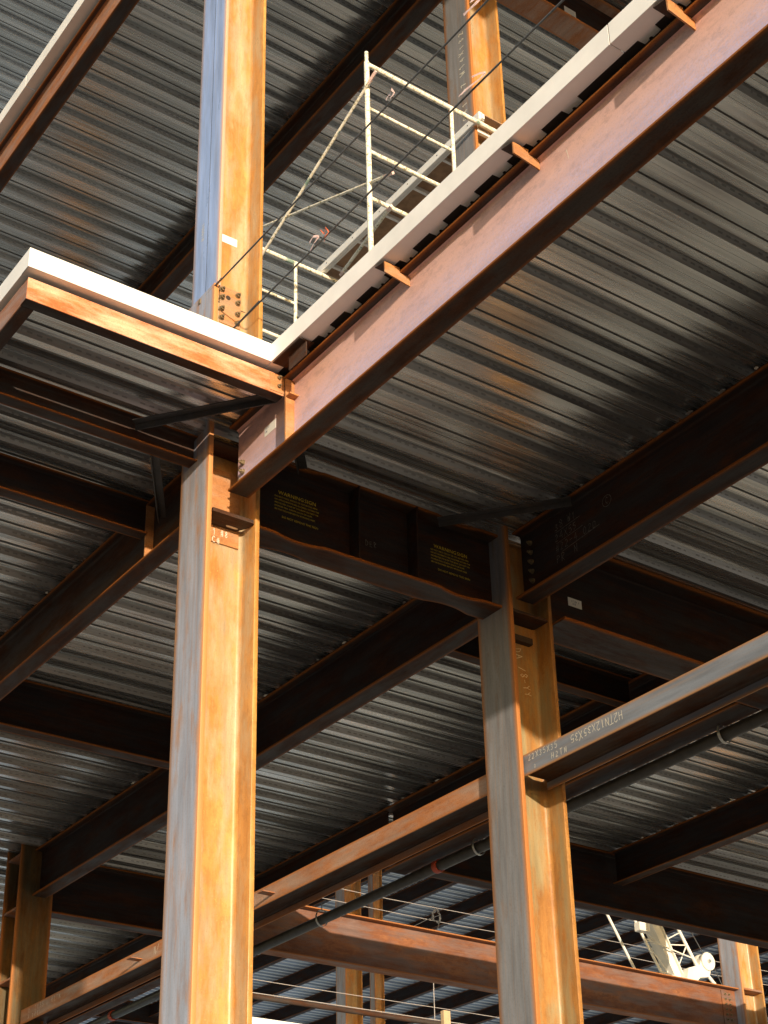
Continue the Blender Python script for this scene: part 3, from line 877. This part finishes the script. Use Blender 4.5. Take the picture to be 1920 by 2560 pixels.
# ------------------------------------------------------------------ level three framing
e3 = beam("rusty edge beam of the upper floor crossing the top left corner", 'Y', 30, 3, 4.705, S3, 14.04, .150, .016, .011, 'rustY', 'brownY')
b3 = beam("rusty upper floor beam passing behind the blue faced column", 'Y', 8.36, 24, 7.137, S3, 14.165, .20, .016, .011, 'brownY', 'brownY')
b3n = beam("nearer length of the upper floor beam beyond the top of the picture", 'Y', 8.00, -2, 7.137, S3, 14.165, .20, .016, .011, 'brownY', 'brownY')
g3 = beam("upper floor girder with a wide flange behind the chalk numbered column", 'X', 7.345, 30, 8.12, S3, 13.98, .27, .02, .014, 'darkX', 'chan', "steel_girder", "girder")
plate_part(g3, "paper_label", (8.32, 8.111, 14.18), (8.47, 8.1128, 14.27), 'label', 0)
g3w = beam("upper floor girder between the two upper columns", 'X', 4.86, 6.97, 8.17, S3, 13.98, .23, .02, .014, 'darkX', 'brownX', "steel_girder", "girder")

# ------------------------------------------------------------------ far wing
kx = [1.906 + .149 * i for i in range(-7, 12)]
nth = ["first", "second", "third", "fourth", "fifth", "sixth", "seventh", "eighth", "ninth", "tenth", "eleventh", "twelfth", "thirteenth", "fourteenth", "fifteenth", "sixteenth", "seventeenth", "eighteenth", "nineteenth"]
for i, k in enumerate(kx):
    xr = k * 12.52
    beam("%s dark beam from the left under the bluish far deck" % nth[i], 'Y', 27, 84, xr - .08, S3, 14.12, .16, .016, .012, 'darkY', 'darkY', group="parallel beams under the far deck")
for y, l in ((29.0, "near cross girder under the far deck by the thick far column"), (45.2, "more distant cross girder under the far deck"), (61, "farthest cross girder under the far deck")):
    beam(l, 'X', 9, 84, y, S3, 13.9, .26, .018, .012, 'darkX', 'darkX', "steel_girder", "girder")
es = thing("slab_edge_strip", (11, 21.5, 7.64), "pale slab edge of the far wing at the bottom of the picture", "slab edge")
link("edge_plate", boxm((12.9, 21.5, 7.64), (17.4, 21.508, 7.785), es.location, 0), 'white', es)
link("floor_plate", boxm((12.9, 21.509, 7.64), (34, 27, 7.78), es.location, 0), 'concrete', es)
rb = thing("rusty_rail", (11, 21.5, 8.1), "dark rusty rail above the pale far slab edge", "guard rail")
link("rail", tube([(11, 21.5, 8.09), (22, 21.5, 8.14)], .045, rb.location, 10), 'brownX', rb)
link("bright_edge", tube([(11, 21.47, 8.14), (22, 21.47, 8.19)], .008, rb.location, 6), 'fluor', rb)
def wire(label, pts, r=.0055, mat='fluor', name="guard_cable"):
    t = tag(link(name, tube(pts, r, pts[0], 6), mat, None, pts[0]), label, "cable")
    return t
wire("thin pale cable just above the rusty rail of the far wing", [(11, 21.5, 8.37), (14, 21.5, 8.365), (17, 21.5, 8.385), (22, 21.5, 8.37)])
wire("lower of the two thin cables across the opening above the rusty girder", [(13, 21.5, 9.90), (17, 21.5, 9.87), (20, 21.5, 9.915), (24, 21.5, 9.88), (30, 21.5, 9.93)])
wire("upper of the two thin cables across the opening above the rusty girder", [(13, 21.5, 10.13), (15.7, 21.5, 10.10), (20, 21.5, 10.142), (23.6, 21.5, 10.16), (30, 21.5, 10.2)])
coil = []
for k in range(60):
    a = k * .42
    coil.append((16.68 + .08 * math.cos(a) + .02 * math.sin(k), 21.46, 9.95 + .11 * math.sin(a) + .03 * math.cos(k * 1.7)))
wire("small loose coil of wire hanging on the thin far cables", [(16.2, 21.46, 9.70), (16.45, 21.46, 9.84)] + coil + [(16.66, 21.46, 9.62)], .005, 'cable', "wire_coil")
wire("thin wire hanging straight down below the rusty girder", [(16.58, 21.48, 8.85), (16.58, 21.48, 8.1)], .007)
t = thing("timber_post", (16.75, 21.4, 7.95), "short pale timber post on the far slab edge", "post")
link("shaft", boxm((16.68, 21.36, 7.79), (16.82, 21.45, 8.32), t.location, .004), 'wood', t)

# far edge columns of the opening are above; crane boom in the gap
CY = 19.0
cr = thing("crane_boom", (20.0, CY, 8.6), "white lattice crane boom with a round sheave seen through the opening", "crane")
def ext(a, b, t0=-1.6, t1=1.35):
    a, b = Vector(a), Vector(b)
    return [tuple(a + (b - a) * t0), tuple(a + (b - a) * t1)]
up_ = [(18.956, CY, 9.574), (19.429, CY, 8.797)]
l = ext(*up_)
link("chord", tube(l, .024, cr.location, 10), 'crane', cr)
link("chord", tube([(p[0] + .05, CY + .55, p[2]) for p in l], .024, cr.location, 10), 'crane', cr)
l2 = ext((19.96, CY, 9.577), (20.336, CY, 9.132 - .17), -1.6, 1.0)
link("chord", tube(l2, .030, cr.location, 10), 'crane', cr)
# thick inner box of the boom
a0, a1 = Vector((19.42, CY + .2, 9.72)), Vector((19.93, CY + .2, 8.72))
d = (a1 - a0).normalized()
side = Vector((-d.z, 0, d.x))
A = a0 - d * 2.2
def boomplate(u0, u1, y0, y1):
    bm = bmesh.new()
    vs = []
    for p in (A, a1 + d * .1):
        for (u, y) in ((u0, y0), (u1, y0), (u1, y1), (u0, y1)):
            vs.append(bm.verts.new(p + side * u + Vector((0, y, 0)) - cr.location))
    for k in range(4):
        bm.faces.new((vs[k], vs[(k + 1) % 4], vs[4 + (k + 1) % 4], vs[4 + k]))
    bm.faces.new(vs[:4][::-1]); bm.faces.new(vs[4:])
    bmesh.ops.recalc_face_normals(bm, faces=bm.faces)
    me = bpy.data.meshes.new("boom"); bm.to_mesh(me); bm.free()
    return finish(me)
link("boom_box", boomplate(-.02, .105, -.12, .12), 'crane', cr)
link("boom_ridge", boomplate(-.09, -.035, -.16, .02), 'crane', cr)
link("boom_ridge", boomplate(.112, .13, -.16, .02), 'crane', cr)
lace = []
for t0, t1, tt in ((0.05, .38, 0), (.38, .38, 1), (.38, .95, 0), (.95, .95, 1)):
    p = Vector(up_[0]) + (Vector(up_[1]) - Vector(up_[0])) * t0
    q = a0 + (a1 - a0) * t1
    lace.append(tube([tuple(p), tuple(q)], .011, cr.location, 8))
    p2 = Vector((19.96, CY, 9.577)) + Vector((.376, 0, -.615)) * t0
    lace.append(tube([tuple(q), tuple(p2)], .011, cr.location, 8))
lace.append(tube([(19.18, CY, 9.31), (20.25, CY, 9.13)], .012, cr.location, 8))
lace.append(tube([(19.42, CY, 8.80), (20.0, CY, 8.74)], .012, cr.location, 8))
link("lacing", merge(lace), 'crane', cr)
sh = link("sheave", tube([(20.49, CY - .10, 9.10), (20.49, CY - .05, 9.10), (20.49, CY, 9.10), (20.49, CY + .05, 9.10), (20.49, CY + .10, 9.10)], [.155, .155, .12, .155, .155], cr.location, 28), 'crane', cr)
link("axle", tube([(20.49, CY - .14, 9.10), (20.49, CY + .14, 9.10)], .03, cr.location, 12), 'strap', sh)
hd = polyplate([(20.02, CY - .07, 8.93), (20.30, CY - .07, 9.02), (20.36, CY - .07, 9.16), (20.50, CY - .07, 9.16), (20.56, CY - .07, 8.98), (20.50, CY - .07, 8.84), (20.28, CY - .07, 8.80), (20.12, CY - .07, 8.66), (19.95, CY - .07, 8.70)], .14, (0, 1, 0), cr.location)
link("head_frame", hd, 'crane', cr)
link("strut", tube([(20.42, CY - .03, 8.95), (20.66, CY - .03, 8.74), (20.68, CY - .03, 8.68)], .03, cr.location, 8), 'crane', cr)
link("lamp_box", boxm((18.93, CY - .12, 9.40), (19.17, CY + .02, 9.55), cr.location, .01), 'crane', cr)
link("hoist_rope", tube([(20.50, CY, 9.24), (20.15, CY, 9.75), (19.6, CY, 10.6)], .007, cr.location, 6), 'cable', cr)
link("hoist_rope", tube([(20.62, CY - .03, 9.15), (20.86, CY - .03, 8.70), (21.1, CY - .03, 8.3)], .007, cr.location, 6), 'cable', cr)

# ------------------------------------------------------------------ scaffold frames
def scaf_frame(Y, label, zt=11.856):
    t = thing("scaffold", (5.79, Y, 7.95), label, "scaffold")
    L_, R_, I_ = 5.79, 7.31, 6.67
    zb0 = 7.955
    def tb(name, a, b, r=.0215):
        a, b = Vector(a), Vector(b)
        n = 14
        pts_ = [a + (b - a) * k / n + Vector([random.uniform(-.0012, .0012) for _ in range(3)]) for k in range(n + 1)]
        link(name, tube(pts_, r, t.location, 12), 'scaf', t)
    for x in (L_, R_):
        tb("post", (x, Y, zb0), (x, Y, zt + .02), .0225)
        tb("coupling_pin", (x, Y, zt + .02), (x, Y, zt + .135), .0165)
    link("pin_hole", tube([(L_, Y - .019, zt + .11), (L_, Y - .0175, zt + .11)], .004, t.location, 8), 'dark_joint_shade', t)
    for top in (zt, zt - 1.98):
        tb("top_bar", (L_, Y, top), (R_, Y, top), .0215)
        tb("inner_post", (I_, Y, top), (I_, Y, top - 1.0), .017)
        for dz in (.485, ):
            tb("rung", (L_, Y, top - dz), (I_, Y, top - dz), .014)
        tb("rung", (L_, Y, top - .95), (R_, Y, top - .95), .0185)
        tb("rung", (L_, Y, top - 1.435), (R_, Y, top - 1.435), .0185)
    return t
F1, F2 = 7.95, 10.39
fr1 = scaf_frame(F1, "near scaffold frame with peeling cream paint standing on the lower floor slab")
fr2 = scaf_frame(F2, "farther scaffold frame partly hidden behind the left column")
def brace(label, pts, r=.0125):
    t = thing("scaffold_brace", pts[0], label, "scaffold brace")
    link("tube", tube(pts, r, pts[0], 10), 'scaf', t)
    for p, q in ((pts[0], pts[1]), (pts[-1], pts[-2])):
        d = (Vector(p) - Vector(q)).normalized()
        link("flat_end", tube([Vector(p) - d * .02, Vector(p) + d * .10], .016, pts[0], 4), 'tape', t)
    return t
brace("steep scaffold brace falling left from the top of the near post", [(5.765, 7.88, 11.585), (5.765, 10.42, 10.57)])
brace("flatter scaffold brace rising left from the middle of the near post", [(5.785, 7.72, 10.47), (5.785, 10.42, 11.66)], .011)
brace("pale brace dropping left from the lowest visible rung", [(5.98, 7.97, 10.40), (6.40, 9.2, 10.83)], .014)
pk = thing("scaffold_plank", (6.98, F1, 11.9), "aluminium scaffold plank with plywood underside spanning the two frames", "plank")
y0, y1 = F1 - .03, F2 + .06
link("side_rail", boxm((6.955, y0, 11.880), (6.995, y1, 11.965), pk.location, .004), 'alum', pk)
link("side_rail", boxm((7.38, y0, 11.880), (7.42, y1, 11.965), pk.location, .004), 'alum', pk)
link("board", boxm((6.996, y0, 11.945), (7.379, y1, 11.958), pk.location), 'ply', pk)
link("rail_lip", boxm((6.996, y0, 11.880), (7.012, y1, 11.886), pk.location), 'alum', pk)
for k in range(6):
    y = y0 + .15 + k * .44
    link("cross_bar", boxm((6.997, y, 11.905), (7.378, y + .03, 11.944), pk.location), 'alum', pk)
    link("rivet", tube([(6.9545, y + .01, 11.92), (6.952, y + .01, 11.92)], .006, pk.location, 8), 'dark_joint_shade', pk)
for x in (6.985, 7.39):
    link("hook", boxm((x - .015, F1 - .05, 11.875), (x + .015, F1 - .031, 11.93), pk.location), 'alum', pk)

# ------------------------------------------------------------------ guard cables with tape
def sag(x, z, y0, y1, s=.02, n=14):
    return [(x, y0 + (y1 - y0) * k / n, z - s * 4 * (k / n) * (1 - k / n)) for k in range(n + 1)]
c1 = thing("guard_cable", (4.467, 8.3, 9.02), "upper wire rope guard line stretched past the column splice", "cable")
link("rope", tube(sag(4.467, 8.985, 8.30, 4.0, -.004) + [(4.52, 0, 9.04), (4.5, -6, 9.02)], .0062, c1.location, 8), 'cable', c1)
link("rope_tail", tube([(4.462, 8.28, 8.972), (4.460, 8.1, 8.975), (4.460, 7.9, 8.985)], .0055, c1.location, 8), 'cable', c1)
link("clip", boxm((4.448, 8.18, 8.945), (4.478, 8.205, 8.99), c1.location, .004), 'bolt', c1)
c2 = thing("guard_cable", (4.485, 8.0, 8.48), "lower wire rope guard line crossing in front of the column web", "cable")
link("rope", tube(sag(4.485, 8.47, 7.99, 4.0, -.006) + [(4.49, 0, 8.50), (4.5, -6, 8.49)], .0062, c2.location, 8), 'cable', c2)
link("rope_tail", tube([(4.478, 7.95, 8.462), (4.478, 7.70, 8.464), (4.480, 7.42, 8.478)], .0055, c2.location, 8), 'cable', c2)
def tape(label, pts, w, mat='tape'):
    """a thin ribbon through pts"""
    o0 = Vector(pts[0])
    bm = bmesh.new()
    rows = []
    for i, p in enumerate(pts):
        p = Vector(p) - o0
        off = Vector((0, .25, 1)).normalized() * w / 2 if i % 2 == 0 else Vector((.3, -.2, 1)).normalized() * w / 2
        rows.append((bm.verts.new(p - off), bm.verts.new(p + off)))
    for a, b in zip(rows, rows[1:]):
        bm.faces.new((a[0], b[0], b[1], a[1]))
    me = bpy.data.meshes.new("tape"); bm.to_mesh(me); bm.free()
    return tag(link("flagging_tape", finish(me, 80), mat, None, o0), label, "tape", "strips of flagging tape tied to the guard cables")
tape("knotted scrap of pale tape on the upper cable above the second scaffold rung", [(4.46, 5.93, 9.03), (4.46, 5.90, 9.05), (4.455, 5.88, 9.03), (4.45, 5.86, 9.06), (4.46, 5.84, 9.02), (4.45, 5.86, 8.995), (4.46, 5.89, 9.01)], .022)
tape("pale V shaped tape on the lower cable before the chalk numbered column", [(4.47, 5.13, 8.55), (4.465, 5.06, 8.515), (4.47, 5.01, 8.485), (4.465, 5.07, 8.475), (4.46, 5.16, 8.485), (4.46, 5.24, 8.49)], .018)
tape("pale forked strip of tape low on the lower cable left of the plank", [(4.47, 6.80, 8.53), (4.46, 6.74, 8.535), (4.47, 6.69, 8.505), (4.46, 6.73, 8.475), (4.47, 6.79, 8.46)], .022)
tape("orange red curled strip of tape low on the lower cable", [(4.46, 6.66, 8.53), (4.47, 6.63, 8.48), (4.46, 6.60, 8.51), (4.47, 6.58, 8.46), (4.46, 6.61, 8.44), (4.47, 6.63, 8.42)], .012, 'redtape')
tape("pale band of tape on the upper cable at the very top of the picture", [(4.48, 5.18, 9.09), (4.47, 5.12, 9.07), (4.47, 5.05, 9.065), (4.48, 4.98, 9.075), (4.47, 5.03, 9.10), (4.47, 5.10, 9.12)], .028)

# ------------------------------------------------------------------ ground
bm = bmesh.new()
s = 900
vs = [bm.verts.new((x, y, 0)) for x, y in ((-s, -s), (s, -s), (s, s), (-s, s))]
bm.faces.new(vs)
me = bpy.data.meshes.new("ground"); bm.to_mesh(me); bm.free()
tag(link("ground", me, 'ground'), kind="structure")

M['bounce_pad'] = simple("pale floor concrete added for bounce", (.58, .545, .49), .8, 0, .14, .6)
me = boxm((3.2, 6.2, .004), (95, 95, .12), (0, 0, 0), 0)
tag(link("bounce_floor_slab", me, 'bounce_pad'), kind="structure")  # unseen pale floor slab, added to bounce light up onto the decks
M['bounce_sheet'] = simple("pale bluish sheet added for bounce", (.80, .88, .99), .8, 0, .08, .4)
tag(link("yard_bounce_sheet", boxm((6, 26, .13), (190, 190, .16), (0, 0, 0), 0), 'bounce_sheet'), kind="structure")  # unseen bluish sheet, added to throw light up onto the far deck

# ------------------------------------------------------------------ light
SUN = Vector((-.32, -1.0, .122)).normalized()       # towards the sun
el = math.asin(SUN.z); az = math.atan2(SUN.x, SUN.y)
w = bpy.data.worlds.new("World"); scene.world = w; w.use_nodes = True
nt = w.node_tree
sky = nt.nodes.new("ShaderNodeTexSky")
sky.sky_type = 'NISHITA'; sky.sun_disc = False
sky.sun_elevation = el; sky.sun_rotation = az % (2 * math.pi)
sky.air_density = 1.0; sky.dust_density = 1.0; sky.ozone_density = 1.0
nt.links.new(sky.outputs[0], nt.nodes["Background"].inputs[0])
nt.nodes["Background"].inputs[1].default_value = .30
ld = bpy.data.lights.new("sun", 'SUN')
ld.energy = 6.0; ld.angle = R(.5); ld.color = (1.0, .83, .62)
lo = bpy.data.objects.new("sun", ld); COL.objects.link(lo)
lo.rotation_euler = (-SUN).to_track_quat('-Z', 'Y').to_euler()
lo.location = (-10, -20, 20)

# ------------------------------------------------------------------ camera
cd = bpy.data.cameras.new("camera")
cam = bpy.data.objects.new("camera", cd); COL.objects.link(cam)
Rv = Vector((0.81434081, -0.57999741, -0.02126144)); Uv = Vector((-0.25368951, -0.38866108, 0.88576757)); Fv = Vector((0.52200639, 0.71592288, 0.46364184))
mw = Matrix((( Rv.x, Uv.x, -Fv.x, 0), (Rv.y, Uv.y, -Fv.y, 0), (Rv.z, Uv.z, -Fv.z, 1.6), (0, 0, 0, 1)))
cam.matrix_world = mw
cd.sensor_fit = 'VERTICAL'; cd.sensor_height = 24; cd.sensor_width = 18
cd.lens = 24 * 4085.6757 / 2560
cd.shift_y = 253.19 / 2560
cd.shift_x = 9.265 / 2560
cd.clip_end = 3000
scene.camera = cam
scene.view_settings.view_transform = 'Standard'
scene.view_settings.look = 'None'
scene.view_settings.exposure = 0
scene.cycles.max_bounces = 8
scene.cycles.diffuse_bounces = 5
scene.cycles.glossy_bounces = 4
